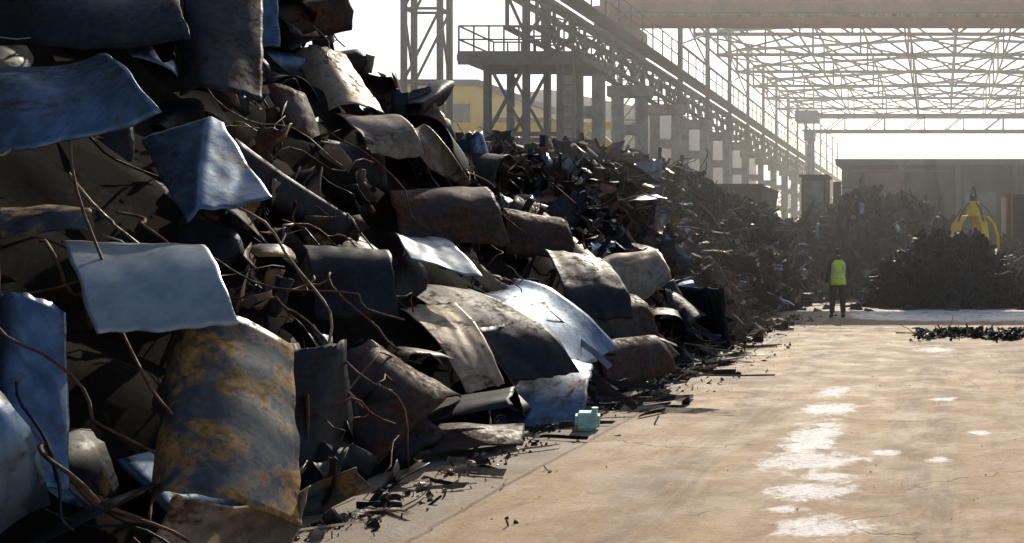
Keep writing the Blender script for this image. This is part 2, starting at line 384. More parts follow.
mb=MB()
for i in range(800):
    x=U(-.5,3.4);
    y=20.0+.5*noise.noise(Vector((x*1.3,0,0)))+random.gauss(0,.5)
    if noise.noise(Vector((x*1.1,y*1.1,8)))<-.15: continue
    q=R()
    p=(x,y,U(.0,.05))
    if q<.3: ribbon(mb,p,U(.15,.5),U(.03,.08),random.choice([M_DARK,M_RUST]),up=-.2)
    elif q<.4: wire(mb,p,U(.2,.6),.007,M_DARK)
    else: chunk(mb,p,U(.03,.11),random.choice([M_DARK,M_DARK,M_RUST,M_BRN]))
mb.build('loose_scrap_strip')
mb=MB()
for i in range(1700):
    y=U(4.5,26); x=-3.82+abs(random.gauss(0,.20+(.25 if 11<y<18 else 0))) if R()<.95 else U(-3.5,-2.6)
    s=U(.006,.03)*(1 if R()<.85 else 2.6)
    chunk(mb,(x,y,s*.25),s,random.choices([M_DARK,M_RUST,M_BRN,M_ALU,M_PALE],[3,4,4,.8,.8])[0])
for i in range(200):
    y=U(6,24);x=-3.8+abs(random.gauss(0,.22)); ribbon(mb,(x,y,.02),U(.15,.6),U(.01,.06),random.choice([M_RUST,M_BRN,M_DARK,M_BRN]),.3,5,-.3)
for i in range(150):
    y=U(10.5,17);x=U(-4.5,-3.25); ribbon(mb,(x,y,max(.03,H1(x,y)+U(0,.1))),U(.4,1.3),U(.02,.10),random.choice([M_RUST,M_BRN,M_BRN,M_DARK,M_PALE]),.18,6,-.2)
for i in range(220):
    s=U(.004,.012); chunk(mb,(U(-3,3),U(6,26),s*.2),s,random.choice([M_RUST,M_BRN,M_BRN]))
mb.build('scrap_debris',False)

bm=bmesh.new(); bmesh.ops.create_cube(bm,size=1)
for v in bm.verts: v.co=Vector((v.co.x*.22,v.co.y*.16,v.co.z*.17))
bmesh.ops.bevel(bm,geom=bm.edges[:],offset=.03,segments=3,affect='EDGES')
r=bmesh.ops.create_cone(bm,segments=12,radius1=.03,radius2=.03,depth=.05,cap_ends=True)
for v in r['verts']: v.co+=Vector((.06,0,.1))
me=bpy.data.meshes.new('plastic_canister'); bm.to_mesh(me); me.materials.append(M_TEAL)
o=bpy.data.objects.new('plastic_canister',me); o.location=(-3.33,9.45,.09); o.rotation_euler=(.1,.05,.3); COL.objects.link(o)

# ---------------------------------------------------------------- ground
m,nt,b=newmat('dusty_concrete_yard')
v=coords(nt); vs=coords(nt,(1,.13,1))
big=noise_n(nt,.35,6,.6,v,.6); mid=noise_n(nt,1.9,8,.72,v,.3); fine=noise_n(nt,22,6,.75,v); stk=noise_n(nt,5.5,7,.75,vs,.5); grain=noise_n(nt,120,3,.7,v); patchn=noise_n(nt,5.5,6,.7,v,.6)
c=mix(nt,ramp(nt,big,.35,.65),(.28,.17,.085),(.42,.275,.145))
c=mix(nt,ramp(nt,stk,.47,.64,0,.5),c,(.20,.12,.062))
c=mix(nt,ramp(nt,mid,.5,.70,0,.6),c,(.52,.37,.22))
c=mix(nt,ramp(nt,mid,.5,.3,0,.45),c,(.20,.125,.07))
c=mix(nt,ramp(nt,patchn,.50,.64,0,.5),c,(.185,.118,.068))
c=mix(nt,ramp(nt,fine,.5,.7,0,.55),c,(.15,.10,.06))
c=mix(nt,ramp(nt,grain,.55,.7,0,.4),c,(.13,.09,.055))
sp=N(nt,'ShaderNodeSeparateXYZ'); nt.links.new(v,sp.inputs[0]); X=sp.outputs[0];Y=sp.outputs[1]
edge=mathn(nt,'ADD',X,mathn(nt,'MULTIPLY',mathn(nt,'SUBTRACT',mid,.5),.5))
gs=ramp(nt,edge,-3.35,-2.95,1,0)
c=mix(nt,mathn(nt,'MULTIPLY',gs,.7),c,(.20,.17,.14))
def line(coord,pos,w):
    d=mathn(nt,'ABSOLUTE',mathn(nt,'SUBTRACT',coord,pos)); return ramp(nt,d,w*.4,w,1,0)
wob=mathn(nt,'ADD',X,mathn(nt,'MULTIPLY',mathn(nt,'SUBTRACT',big,.5),.25))
joint=line(wob,-3.12,.02)
ym=mathn(nt,'PINGPONG',mathn(nt,'ADD',Y,.7),3.0); joint=mathn(nt,'MAXIMUM',joint,mathn(nt,'MULTIPLY',line(ym,0,.015),.4))
vo=N(nt,'ShaderNodeTexVoronoi',feature='DISTANCE_TO_EDGE'); vo.inputs['Scale'].default_value=.4
dv=N(nt,'ShaderNodeVectorMath',operation='ADD'); nn=N(nt,'ShaderNodeTexNoise'); nn.inputs['Scale'].default_value=1.5; nn.inputs['Detail'].default_value=6
nt.links.new(v,nn.inputs['Vector']); nt.links.new(v,dv.inputs[0]); nt.links.new(nn.outputs['Color'],dv.inputs[1]); nt.links.new(dv.outputs[0],vo.inputs['Vector'])
crk=mathn(nt,'MULTIPLY',ramp(nt,vo.outputs['Distance'],.002,.007,1,0),ramp(nt,big,.47,.55))
joint=mathn(nt,'MAXIMUM',joint,mathn(nt,'MULTIPLY',crk,.6))
c=mix(nt,mathn(nt,'MULTIPLY',joint,.7),c,(.08,.055,.04))
for xx,w in ((-1.9,.35),(-.1,.4),(1.3,.4)):
    tr=mathn(nt,'MULTIPLY',line(mathn(nt,'ADD',X,mathn(nt,'MULTIPLY',mathn(nt,'SUBTRACT',big,.5),1.2)),xx,w),ramp(nt,stk,.36,.55,0,.6))
    c=mix(nt,tr,c,(.17,.105,.06))
def blob(cx,cy,rx,ry,soft=.35,namp=1.5,src=None):
    a=mathn(nt,'DIVIDE',mathn(nt,'SUBTRACT',X,cx),rx);bb=mathn(nt,'DIVIDE',mathn(nt,'SUBTRACT',Y,cy),ry)
    d=mathn(nt,'SQRT',mathn(nt,'ADD',mathn(nt,'MULTIPLY',a,a),mathn(nt,'MULTIPLY',bb,bb)))
    d=mathn(nt,'ADD',d,mathn(nt,'MULTIPLY',mathn(nt,'SUBTRACT',src or mid,.5),namp))
    return ramp(nt,d,1-soft,1,1,0)
pale_spots=None
for p in ((-1.27,12,.27,.5),(-1.2,10.7,.38,.5),(-1.15,9.0,.28,1.2),(-1.05,8.1,.46,.5),(-.85,7.5,.22,.2),(-.9,7.05,.38,.32),(-.74,6.15,.36,.30),(-1.0,6.55,.14,.12),
          (.05,11.4,.16,.22),(.35,9.3,.12,.15),(0.0,8.1,.12,.14),(-.45,8.4,.14,.15),(-.1,17,.35,.6)):
    q=blob(*p,.6,2.6,patchn); pale_spots=q if pale_spots is None else mathn(nt,'MAXIMUM',pale_spots,q)
pale_spots=mathn(nt,'MULTIPLY',pale_spots,ramp(nt,fine,.36,.56,.35,1))
c=mix(nt,mathn(nt,'MULTIPLY',pale_spots,.95),c,(.86,.84,.82))  # uneven whitish spots mixed over the floor colour
wet_glare=blob(.6,26.2,3.6,2.6,.3,.9)
wet_glare=mathn(nt,'MAXIMUM',wet_glare,blob(3.4,15.5,1.2,.8,.3,1.2))
c=mix(nt,mathn(nt,'MULTIPLY',wet_glare,.9),c,(.80,.77,.72))  # sky glare on the wet concrete, painted near-white into the base colour
dk=blob(-.1,18.2,.9,.5,.5,1.6)
for p in ((-2.6,13,.5,.9),(1.2,14,.7,.8),(-2.2,7.4,.35,.7)): dk=mathn(nt,'MAXIMUM',dk,blob(*p,.8,2))
c=mix(nt,mathn(nt,'MULTIPLY',dk,.5),c,(.11,.075,.05))
far=ramp(nt,mathn(nt,'ADD',Y,mathn(nt,'MULTIPLY',mid,4)),31,36)
c=mix(nt,mathn(nt,'MULTIPLY',far,.7),c,(.13,.11,.09))
setin(nt,b,'Base Color',c)
setin(nt,b,'Roughness',mathn(nt,'SUBTRACT',ramp(nt,mid,.3,.7,.62,.85),mathn(nt,'MULTIPLY',wet_glare,.42)))
h=mathn(nt,'ADD',mathn(nt,'MULTIPLY',fine,.7),mathn(nt,'ADD',mathn(nt,'MULTIPLY',stk,.5),mathn(nt,'MULTIPLY',grain,.3)))
h=mathn(nt,'ADD',h,mathn(nt,'MULTIPLY',patchn,1.0))
h=mathn(nt,'SUBTRACT',h,mathn(nt,'MULTIPLY',joint,1.2))
h=mathn(nt,'MULTIPLY',h,mathn(nt,'SUBTRACT',1.0,mathn(nt,'MULTIPLY',wet_glare,.85)))
bump(nt,b,h,.65,.024)
mb=MB(); mb.add([(-600,-200,0),(600,-200,0),(600,1200,0),(-600,1200,0)],[(0,1,2,3)],m); mb.build('ground')

# ---------------------------------------------------------------- crane runways + hall frame
def runway(name,X0,sgn,roof=True):
    root=empty(name)
    mb=MB(); y0,y1=33.5,134
    for xo in (-.5,.5):
        beam(mb,(X0+xo,y0,10.3),(X0+xo,y1,10.3),.28,.14,M_STEELWORK)
        beam(mb,(X0+xo,y0,9.15),(X0+xo,y1,9.15),.24,.12,M_STEELWORK)
        y=y0;i=0
        while y<y1:
            beam(mb,(X0+xo,y,9.15),(X0+xo,y,10.3),.1,.1,M_STEELWORK)
            a,b2=((9.2,10.25) if i%2 else (10.25,9.2))
            beam(mb,(X0+xo,y,a),(X0+xo,min(y+1.5,y1),b2),.08,.08,M_STEELWORK)
            y+=1.5;i+=1
    y=y0
    while y<y1:
        beam(mb,(X0-.5,y,10.27),(X0+.5,y+1.5,10.27),.07,.05,M_STEELWORK); beam(mb,(X0-.5,y,9.18),(X0+.5,y,9.18),.07,.05,M_STEELWORK); y+=1.5
    beam(mb,(X0-.1,y0,10.47),(X0-.1,y1,10.47),.07,.15,M_DARK)
    mb.build('girder',parent=root)
    mb=MB(); wx=X0-sgn*1.0
    box(mb,min(wx,wx-sgn*.8),max(wx,wx-sgn*.8),y0,y1,10.22,10.27,M_STEELWORK)
    for zz in (10.8,11.35): beam(mb,(wx-sgn*.8,y0,zz),(wx-sgn*.8,y1,zz),.04,.04,M_STEELWORK)
    y=y0
    while y<y1: beam(mb,(wx-sgn*.8,y,10.25),(wx-sgn*.8,y,11.35),.05,.05,M_STEELWORK); y+=1.5
    mb.build('walkway',parent=root)
    mb=MB()
    ys=[39.4,45.2,51,57,63,69,75,81,87,93,99,105,111,117,123,129]
    for y in ys:
        w=.42
        box(mb,X0-.75,X0-.35,y-w/2,y+w/2,0,8.6,M_CONC); box(mb,X0+.35,X0+.75,y-w/2,y+w/2,0,8.6,M_CONC)
        for z in (1.5,3.3,5.1,6.9): box(mb,X0-.35,X0+.35,y-w/2+.04,y+w/2-.04,z,z+.45,M_CONC)
        box(mb,X0-.95,X0+.95,y-w/2-.12,y+w/2+.12,8.6,9.08,M_CONC)
        box(mb,X0-1.1,X0+1.1,y-.55,y+.55,0,.35,M_CONC)
    mb.build('columns',parent=root)
    mb=MB(); xo=X0-sgn*.75
    for y in ys:
        if y<51: continue
        for dy in (-.25,.25):
            beam(mb,(xo,y+dy,9.1),(xo,y+dy,15.6),.12,.12,M_STEELWORK)
        for z in (9.6,10.6,11.6,12.6,13.6,14.6): beam(mb,(xo,y-.25,z),(xo,y+.25,z+.9),.05,.05,M_STEELWORK)
    for z in (12.2,14,15.6): beam(mb,(xo,51,z),(xo,129,z),.1,.1,M_STEELWORK)
    for i,(a,c2) in enumerate(zip(ys,ys[1:])):
        if a>=51 and i%2==0:
            beam(mb,(xo,a,12.2),(xo,c2,14),.07,.07,M_STEELWORK); beam(mb,(xo,a,14),(xo,c2,12.2),.07,.07,M_STEELWORK)
    mb.build('upper_posts',parent=root)
    return root
runway('crane_runway',-14,-1)
runway('crane_runway',16,1)
root=empty('hall_roof_frame')
mb=MB(); xa,xb=-14.0,16.0
tys=[57,63,69,75,81,87,93]
nb=10
zt=lambda x: 15.5+.8*(1-abs((x-1)/15))
for y in tys:
    beam(mb,(xa,y,14),(xb,y,14),.2,.18,M_STEELWORK)
    for i in range(nb):
        x0=xa+3*i;x1=x0+3
        beam(mb,(x0,y,zt(x0)),(x1,y,zt(x1)),.2,.18,M_STEELWORK)
        beam(mb,(x0,y,14),(x0,y,zt(x0)),.12,.12,M_STEELWORK)
        if i<nb/2: beam(mb,(x0,y,zt(x0)),(x1,y,14),.12,.12,M_STEELWORK)
        else: beam(mb,(x0,y,14),(x1,y,zt(x1)),.12,.12,M_STEELWORK)
for i in range(nb+1):
    x=xa+3*i; beam(mb,(x,57,zt(x)+.1),(x,93,zt(x)+.1),.12,.14,M_STEELWORK)
    if i%2==0: beam(mb,(x,57,13.9),(x,93,13.9),.1,.1,M_STEELWORK)
for j,(a,c2) in enumerate(zip(tys,tys[1:])):
    for i in range(0,nb,2):
        x=xa+3*i
        beam(mb,(x,a,13.95),(x+6,c2,13.95),.09,.09,M_STEELWORK); beam(mb,(x,c2,13.98),(x+6,a,13.98),.09,.09,M_STEELWORK)
mb.build('trusses',parent=root)

root=empty('overhead_travelling_crane')
mb=MB()
for y in (43.2,45.6):
    box(mb,-14.6,16.6,y-.3,y+.3,11.95,13.15,M_CRANE)
    box(mb,-14.7,16.7,y-.4,y+.4,13.15,13.22,M_CRANE); box(mb,-14.7,16.7,y-.4,y+.4,11.88,11.95,M_CRANE)
    for i in range(20): box(mb,-14+i*1.55,-13.95+i*1.55,y-.36,y-.3,11.96,13.14,M_CRANE)
for x in (-14.1,15.9):
    box(mb,x-.3,x+.3,41.6,47.2,10.75,11.87,M_CRANE)
    for y in (42,43.4,45.4,46.8):
        tube(mb,[(x-.12,y,10.85),(x+.12,y,10.85)],.28,M_DARK,14)
beam(mb,(-14,42.6,11.7),(16,42.6,11.7),.12,.12,M_BRN)
for zz in (13.7,14.2): beam(mb,(-14,42.7,zz),(16,42.7,zz),.04,.04,M_STEELWORK)
for i in range(21): beam(mb,(-14+1.5*i,42.7,13.2),(-14+1.5*i,42.7,14.2),.04,.04,M_STEELWORK)
box(mb,5,8,43,45.8,13.25,14.4,M_CRANE)
mb.build('bridge',parent=root)
root=empty('blue_gantry_crane'); mb=MB()
YG=76
for z in (10.7,11.9):
    for y in (YG-.6,YG+.6): beam(mb,(-10.4,y,z),(13.5,y,z),.2,.16,M_BLUEP)
for i in range(16):
    x=-10.2+i*1.5
    for y in (YG-.6,YG+.6): beam(mb,(x,y,10.7),(x+1.5,y,11.9) if i%2 else (x,y,11.9),.07,.07,M_BLUEP)
box(mb,-10.9,-9.2,YG-.9,YG+.9,11.4,12.2,M_BLUEP)
box(mb,-10.2,-9.4,YG-1.1,YG-.3,9.9,10.6,M_BLUEP)
for x in (-9.8,13.2):
    for s in (-1,1):
        beam(mb,(x,YG+s*.6,10.7),(x,YG+s*2.4,.3),.3,.3,M_BLUEP)
    beam(mb,(x,YG-1.7,4.2),(x,YG+1.7,4.2),.15,.15,M_BLUEP); box(mb,x-.3,x+.3,YG-3,YG+3,.05,.5,M_BLUEP)
mb.build('frame',parent=root)

def tower(name,x0,x1,y0,y1,h,w,step,mat,extra=None):
    root=empty(name); mb=MB()
    for x in (x0,x1):
        for y in (y0,y1): beam(mb,(x,y,0),(x,y,h),w,w,mat)
    z=0;i=0
    while z<h-.1:
        z2=min(z+step,h)
        for y in (y0,y1):
            beam(mb,(x0,y,z2),(x1,y,z2),w*.5,w*.5,mat); beam(mb,(x0,y,z),(x1,y,z2),w*.4,w*.4,mat)
        for x in (x0,x1):
            beam(mb,(x,y0,z2),(x,y1,z2),w*.5,w*.5,mat); beam(mb,(x,y0,z2),(x,y1,z),w*.4,w*.4,mat)
        z=z2;i+=1
    mb.build('lattice',parent=root); return root
tower('steel_lattice_tower',-19.3,-18.0,36,36.7,15,.17,2.6,M_STEELWORK)
tower('steel_lattice_tower',-19.6,-18.2,60,61.4,14,.2,1.9,M_STEELWORK)
root=empty('access_platform_tower'); mb=MB()
for x in (-15.2,-13.9,-12.75):
    for y in (33.6,35.4):
        beam(mb,(x,y,0),(x,y,8.0 if x!=-13.9 else 13),.2,.2,M_STEELWORK)
for y in (33.6,35.4):
    for z in (3.2,5.6): beam(mb,(-15.2,y,z),(-12.75,y,z),.14,.14,M_STEELWORK)
    beam(mb,(-15.2,y,5.6),(-13.9,y,8),.09,.09,M_STEELWORK); beam(mb,(-13.9,y,5.6),(-15.2,y,8),.09,.09,M_STEELWORK)
    beam(mb,(-13.9,y,3.2),(-12.75,y,5.6),.09,.09,M_STEELWORK); beam(mb,(-15.2,y,3.2),(-13.9,y,5.6),.09,.09,M_STEELWORK)
box(mb,-16.05,-11.9,33.2,35.9,8.0,8.2,M_STEELWORK)
box(mb,-16.0,-11.95,33.16,33.2,7.85,8.3,M_STEELWORK)
for z in (8.7,9.15):
    for y in (33.25,35.85): beam(mb,(-16,y,z),(-12,y,z),.05,.05,M_STEELWORK)
    for x in (-16,-12): beam(mb,(x,33.25,z),(x,35.85,z),.05,.05,M_STEELWORK)
for i in range(9):
    for y in (33.25,35.85): beam(mb,(-16+i*.5,y,8.2),(-16+i*.5,y,9.15),.045,.045,M_STEELWORK)
for i in range(22): beam(mb,(-12.6+.0,33.0,.3+i*.36),(-12.1,33.0,.3+i*.36),.03,.03,M_STEELWORK)
beam(mb,(-12.6,33,0),(-12.6,33,8.8),.05,.05,M_STEELWORK);beam(mb,(-12.1,33,0),(-12.1,33,8.8),.05,.05,M_STEELWORK)
mb.build('frame',parent=root)

root=empty('yellow_factory_building'); mb=MB()
box(mb,-28.5,-23.2,50,60,0,9.9,M_YEL); box(mb,-28.7,-23.0,49.8,60.2,9.9,10.2,M_ROOF)
box(mb,-23.2,-20.4,52,60,0,8.3,M_YEL); box(mb,-23.15,-20.2,51.8,60.2,8.3,8.55,M_ROOF)
for i in range(4):
    for z in (3,5.6,7.9):
        box(mb,-27.9+i*1.2,-27.1+i*1.2,49.94,49.998,z,z+1.1,M_GLASS)
        box(mb,-27.95+i*1.2,-27.05+i*1.2,49.9,49.997,z-.12,z-.003,M_ROOF)
for i in range(2): box(mb,-22.8+i*1.3,-22.0+i*1.3,51.94,51.998,6.2,7.3,M_GLASS)
mb.build('walls',parent=root)
root=empty('yellow_crane_girder'); mb=MB()
for z in (6.5,7.4): beam(mb,(-26,46,z),(-14.9,46,z),.30,.30,M_YEL)
for i in range(11): beam(mb,(-26+i,46,6.5 if i%2 else 7.4),(-25+i,46,7.4 if i%2 else 6.5),.12,.12,M_YEL)
for x in (-25.5,-21,-16.5): box(mb,x-.18,x+.18,45.8,46.2,0,6.34,M_STEELWORK)
mb.build('truss',parent=root)
root=empty('grey_factory_hall'); mb=MB()
box(mb,-44,-22,84,120,0,13,M_ROOF)
v0=[(-44.3,83.8,13),(-21.7,83.8,13),(-33,83.8,15.2),(-44.3,120.2,13),(-21.7,120.2,13),(-33,120.2,15.2)]
mb.add(v0,[(0,1,2),(3,5,4),(0,2,5,3),(1,4,5,2)],M_STEELWORK)
for i in range(8): box(mb,-43+i*2.6,-41.2+i*2.6,83.94,83.998,8,10.4,M_GLASS)
mb.build('walls',parent=root)

root=empty('dark_industrial_shed'); mb=MB()
box(mb,-5.1,16,52,66,0,6.1,M_WALLD)
vv=[(-5.4,51.6,6.1),(16.3,51.6,6.1),(16.3,66.4,6.1),(-5.4,66.4,6.1),(-5.4,51.6,6.4),(16.3,51.6,6.4),(16.3,66.4,6.9),(-5.4,66.4,6.9)]
mb.add(vv,[(3,2,1,0),(4,5,6,7),(0,1,5,4),(2,3,7,6),(1,2,6,5),(3,0,4,7)],M_ROOF)
for i in range(8):
    x=-5.1+i*2.95; box(mb,x,x+.28,51.86,51.998,0,6.09,M_STEELWORK)
for i in range(100):
    x=-4.8+i*.205
    box(mb,x,x+.06,51.95,51.998,0,6.09,M_WALLD)
mb.build('walls',parent=root)
mb=MB(); box(mb,-3.9,-1.9,51.7,51.85,2.3,5.7,M_WALLR)
for i in range(8): box(mb,-3.85+i*.25,-3.78+i*.25,51.66,51.7,2.35,5.65,M_WALLR)
beam(mb,(-4.5,51.78,5.8),(.5,51.78,5.8),.1,.1,M_STEELWORK)
mb.build('sliding_door',parent=root)
mb=MB()
for i in range(4):
    x=1.3+i*2.95; box(mb,x,x+1.6,51.9,51.94,3.6,4.7,M_GLASS); beam(mb,(x+.8,51.88,3.6),(x+.8,51.88,4.7),.05,.03,M_STEELWORK)
mb.build('windows',parent=root)

root=empty('open_rail_wagon'); mb=MB()
box(mb,2.7,14,40,42.8,1.1,1.35,M_DARK)
box(mb,2.7,14,39.92,40.0,1.35,3.9,M_DARK); box(mb,2.7,14,42.8,42.88,1.35,3.9,M_WALLR)
box(mb,2.62,2.7,39.92,42.88,1.35,3.9,M_WALLR); box(mb,14,14.08,39.92,42.88,1.35,3.9,M_WALLR)
for i in range(10): box(mb,2.8+i*1.2,2.92+i*1.2,39.82,39.92,1.2,3.95,M_WALLR)
box(mb,2.6,14.1,39.86,39.92,3.8,3.92,M_DARK)
for x in (4,5.8,11,12.8):
    for y in (40.4,42.4): tube(mb,[(x,y-.07,.6),(x,y+.07,.6)],.47,M_DARK,18)
for x in (4.9,11.9): box(mb,x-1.4,x+1.4,40.2,42.5,.75,1.08,M_DARK)
mb.build('body',parent=root)

def skip(name,x,y,z,sx=2.3,sy=4,h=1.35):
    root=empty(name,(x,y,z)); mb=MB(); t=.12
    def ring(zz,ex): return [(-sx/2-ex,-sy/2-ex,zz),(sx/2+ex,-sy/2-ex,zz),(sx/2+ex,sy/2+ex,zz),(-sx/2-ex,sy/2+ex,zz)]
    v0=ring(0,-.2)+ring(h,.0)+ring(h,-.08)+ring(.1,-.27)
    f=[(3,2,1,0),(12,13,14,15)]
    for k2 in range(3):
        for i in range(4): f.append((k2*4+i,k2*4+(i+1)%4,k2*4+4+(i+1)%4,k2*4+4+i))
    mb.add(v0,f,M_DARK)
    for i in range(4):
        xx=-sx/2+.25+i*(sx-.5)/3
        beam(mb,(xx*.85,-sy/2+.17,.03),(xx,-sy/2-.05,h-.05),.09,.09,M_DARK)
    beam(mb,(-sx/2,-sy/2-.04,h),(sx/2,-sy/2-.04,h),.12,.12,M_DARK)
    mb.build('skip_body',parent=root)
for z in (0,1.5,3.0): skip('scrap_skip',-8.4,43,z)

root=empty('material_handler',(-5.5,47,0)); mb=MB()
for s in (-1,1):
    pr=[]
    for k in range(20):
        a=2*math.pi*k/20; pr.append((0,(1.5 if math.cos(a)>0 else -1.5)+math.cos(a)*.45,.5+math.sin(a)*.45))
    vs=[(s*1.1+o,p[1],p[2]) for o in (-.25,.25) for p in pr]
    fs=[tuple(range(20))[::-1],tuple(range(20,40))]+[(k,(k+1)%20,20+(k+1)%20,20+k) for k in range(20)]
    mb.add(vs,fs,M_DARK)
box(mb,-.8,.8,-.8,.8,.75,1.4,M_DARK)
box(mb,-1.3,1.3,-1.6,1.9,1.4,2.9,M_DARK)
box(mb,-.75,.35,-1.9,-.2,2.95,5.0,M_DARK); box(mb,-.65,.25,-1.93,-1.905,3.4,4.8,M_GLASS); box(mb,-.85,.45,-2.0,-.1,5.0,5.1,M_DARK)
beam(mb,(.8,-.8,2.7),(1.0,-3.2,4.5),.35,.5,M_DARK); beam(mb,(1.0,-3.2,4.5),(1.0,-4.4,2.2),.28,.4,M_DARK)
for i in range(5): beam(mb,(1.0,-4.4,2.2),(1.0+.5*math.cos(i*1.26),-4.4+.5*math.sin(i*1.26),1.3),.12,.08,M_DARK)
tube(mb,[(-1,1.2,2.9),(-1,1.2,3.9)],.08,M_DARK,8)
mb.build('machine',parent=root)

# orange-peel grab, half open
root=empty('orange_peel_grab',(1.2,36.0,1.7)); mb=MB()
tube(mb,[(0,0,1.2),(0,0,1.45),(0,0,1.75)],.26,M_YEL,14,.8)
tube(mb,[(0,0,1.75),(0,0,1.95)],.12,M_DARK,10)
for s in (-1,1): beam(mb,(s*.12,0,1.85),(0,0,2.3),.06,.06,M_DARK)
for k in range(5):
    a=2*math.pi*k/5+.15; d=Vector((math.cos(a),math.sin(a),0)); s=Vector((-d.y,d.x,0)); prof=[(.22,1.25,.10),(.50,1.22,.12),(.74,.95,.13),(.88,.5,.12),(.90,.1,.09),(.76,-.3,.02)]
    vs=[]
    for r_,z_,w_ in prof:
        for t in (-.05,.05): 
            for q in (-1,1): vs.append(d*(r_+t)+s*q*w_+Vector((0,0,z_)))
    fs=[]
    for i in range(5):
        o=i*4
        fs+=[(o,o+1,o+5,o+4),(o+2,o+6,o+7,o+3),(o,o+4,o+6,o+2),(o+1,o+3,o+7,o+5)]
    fs+=[(0,2,3,1),(20,21,23,22)]
    mb.add(vs,fs,M_YEL)
    tube(mb,[d*.24+Vector((0,0,1.68)),d*.5+Vector((0,0,1.48)),d*.78+Vector((0,0,1.02))],.04,M_STEELWORK,8)
mb.build('tines',parent=root)

mb=MB()
for t in range(46):
    x=-150+t*7+U(-2,2); y=U(165,190); h=U(9,14)
    tube(mb,[(x,y,0),(x+U(-.3,.3),y,h*.5),(x+U(-.6,.6),y,h*.8)],.3,M_BARK,6,.3)
    for q in range(6):
        an=U(0,6.28); tube(mb,[(x,y,h*U(.3,.6)),(x+math.cos(an)*2.5,y+math.sin(an)*2.5,h*U(.6,.9))],.1,M_BARK,4,.3)
    cl=[(x+U(-3,3),y+U(-3,3),U(h*.35,h),U(1,2.2)) for _ in range(11)]
    for q in range(420):
        cx,cy,cz,cr=random.choice(cl); d=Vector((random.gauss(0,1),random.gauss(0,1),random.gauss(0,1))).normalized()*cr*U(.5,1.1)
        p=Vector((cx,cy,cz))+d; s=U(.2,.5); rot=Euler((U(0,3),U(0,3),U(0,3))).to_matrix()
        mb.add([p+rot@Vector(w)*s for w in ((-1,-.6,0),(1,-.4,0),(.3,.9,0))],[(0,1,2)],M_LEAF)
mb.build('distant_treeline')

# ---------------------------------------------------------------- worker
def skin_obj(name,pts,edges,rad,mat,parent,sub=2):
    me=bpy.data.meshes.new(name); me.from_pydata(pts,edges,[]); ob=bpy.data.objects.new(name,me); COL.objects.link(ob)
    md=ob.modifiers.new('skin','SKIN'); md.use_smooth_shade=True
    for i,r_ in enumerate(rad):
        d=me.skin_vertices[0].data[i]; d.radius=(r_,r_) if not isinstance(r_,tuple) else r_; d.use_root=(i==0)
    s=ob.modifiers.new('sub','SUBSURF'); s.levels=sub; s.render_levels=sub
    me.materials.append(mat); ob.parent=parent; return ob
W=empty('yard_worker',(-2.55,25,0)); W.rotation_euler=(0,0,math.radians(18)); W.scale=(.99,.99,.99)
pts=[(0,0,.96),(0,.0,1.12),(0,.0,1.30),(0,-.01,1.43),(0,.0,1.50),(0,.01,1.56),
 (.10,0,.88),(.12,.02,.50),(.13,-.02,.10),(-.10,0,.88),(-.13,.05,.50),(-.15,.04,.10),
 (.19,0,1.41),(.29,-.04,1.14),(.25,.14,.98),(-.19,0,1.41),(-.26,-.03,1.13),(-.27,.03,.88)]
ed=[(0,1),(1,2),(2,3),(3,4),(4,5),(0,6),(6,7),(7,8),(0,9),(9,10),(10,11),(3,12),(12,13),(13,14),(3,15),(15,16),(16,17)]
rad=[(.16,.13),(.14,.11),(.16,.12),(.13,.10),.062,.055,.115,.085,.07,.115,.085,.07,.075,.06,.042,.075,.06,.042]
skin_obj('body',pts,ed,rad,M_CLOTH,W)
for s,w,dn in ((1,Vector((.25,.14,.98)),Vector((-.1,.7,-.7))),(-1,Vector((-.27,.03,.88)),Vector((0,.15,-1)))):
    dn.normalize(); sd=Vector((0,1,0)) if s<0 else Vector((-.7,.3,.5)); sd=(sd-dn*sd.dot(dn)).normalized(); nn_=dn.cross(sd)
    P=[w,w+dn*.05,w+dn*.09];E=[(0,1),(1,2)];Rr=[.026,.034,.03]
    for k,(o,L) in enumerate(((.033,.065),(.011,.075),(-.011,.07),(-.031,.055))):
        b0=len(P); P+= [w+dn*.10+sd*o, w+dn*(.10+L*.5)+sd*o*1.1+nn_*.008*s, w+dn*(.10+L)+sd*o*1.1+nn_*.03*s]; E+=[(2,b0),(b0,b0+1),(b0+1,b0+2)];Rr+=[.0095,.009,.0075]
    b0=len(P); P+=[w+dn*.05+sd*.045,w+dn*.085+sd*.06];E+=[(1,b0),(b0,b0+1)];Rr+=[.012,.009]
    skin_obj('hand',[tuple(p) for p in P],E,Rr,M_SKIN,W,1)
for x,y in ((.13,-.02),(-.15,.04)):
    skin_obj('boot',[(x,y,.12),(x,y-.02,.055),(x*1.03,y+.09,.05),(x*1.08,y+.18,.04)],[(0,1),(1,2),(2,3)],[.060,.054,.050,.038],M_BOOT,W)
bm=bmesh.new(); bmesh.ops.create_uvsphere(bm,u_segments=28,v_segments=20,radius=1)
for v_ in bm.verts:
    x,y,z=v_.co; 
    jaw=1-.28*max(0,-z)**1.2
    nx=x*.076*jaw; ny=y*.096*(1-.12*max(0,-z)); nz=z*.118
    if y>.6 and abs(x)<.2 and -.35<z<.12: ny+=.022*(1-abs(x)/.2)*(1-abs(z+.22)/.4)
    if y>.7 and .0<z<.2 and .2<abs(x)<.6: ny-=.008
    if y>.7 and -.62<z<-.5 and abs(x)<.35: ny+=.006
    v_.co=(nx,ny,nz)
me=bpy.data.meshes.new('head'); bm.to_mesh(me); me.materials.append(M_SKIN)
for p in me.polygons:p.use_smooth=True
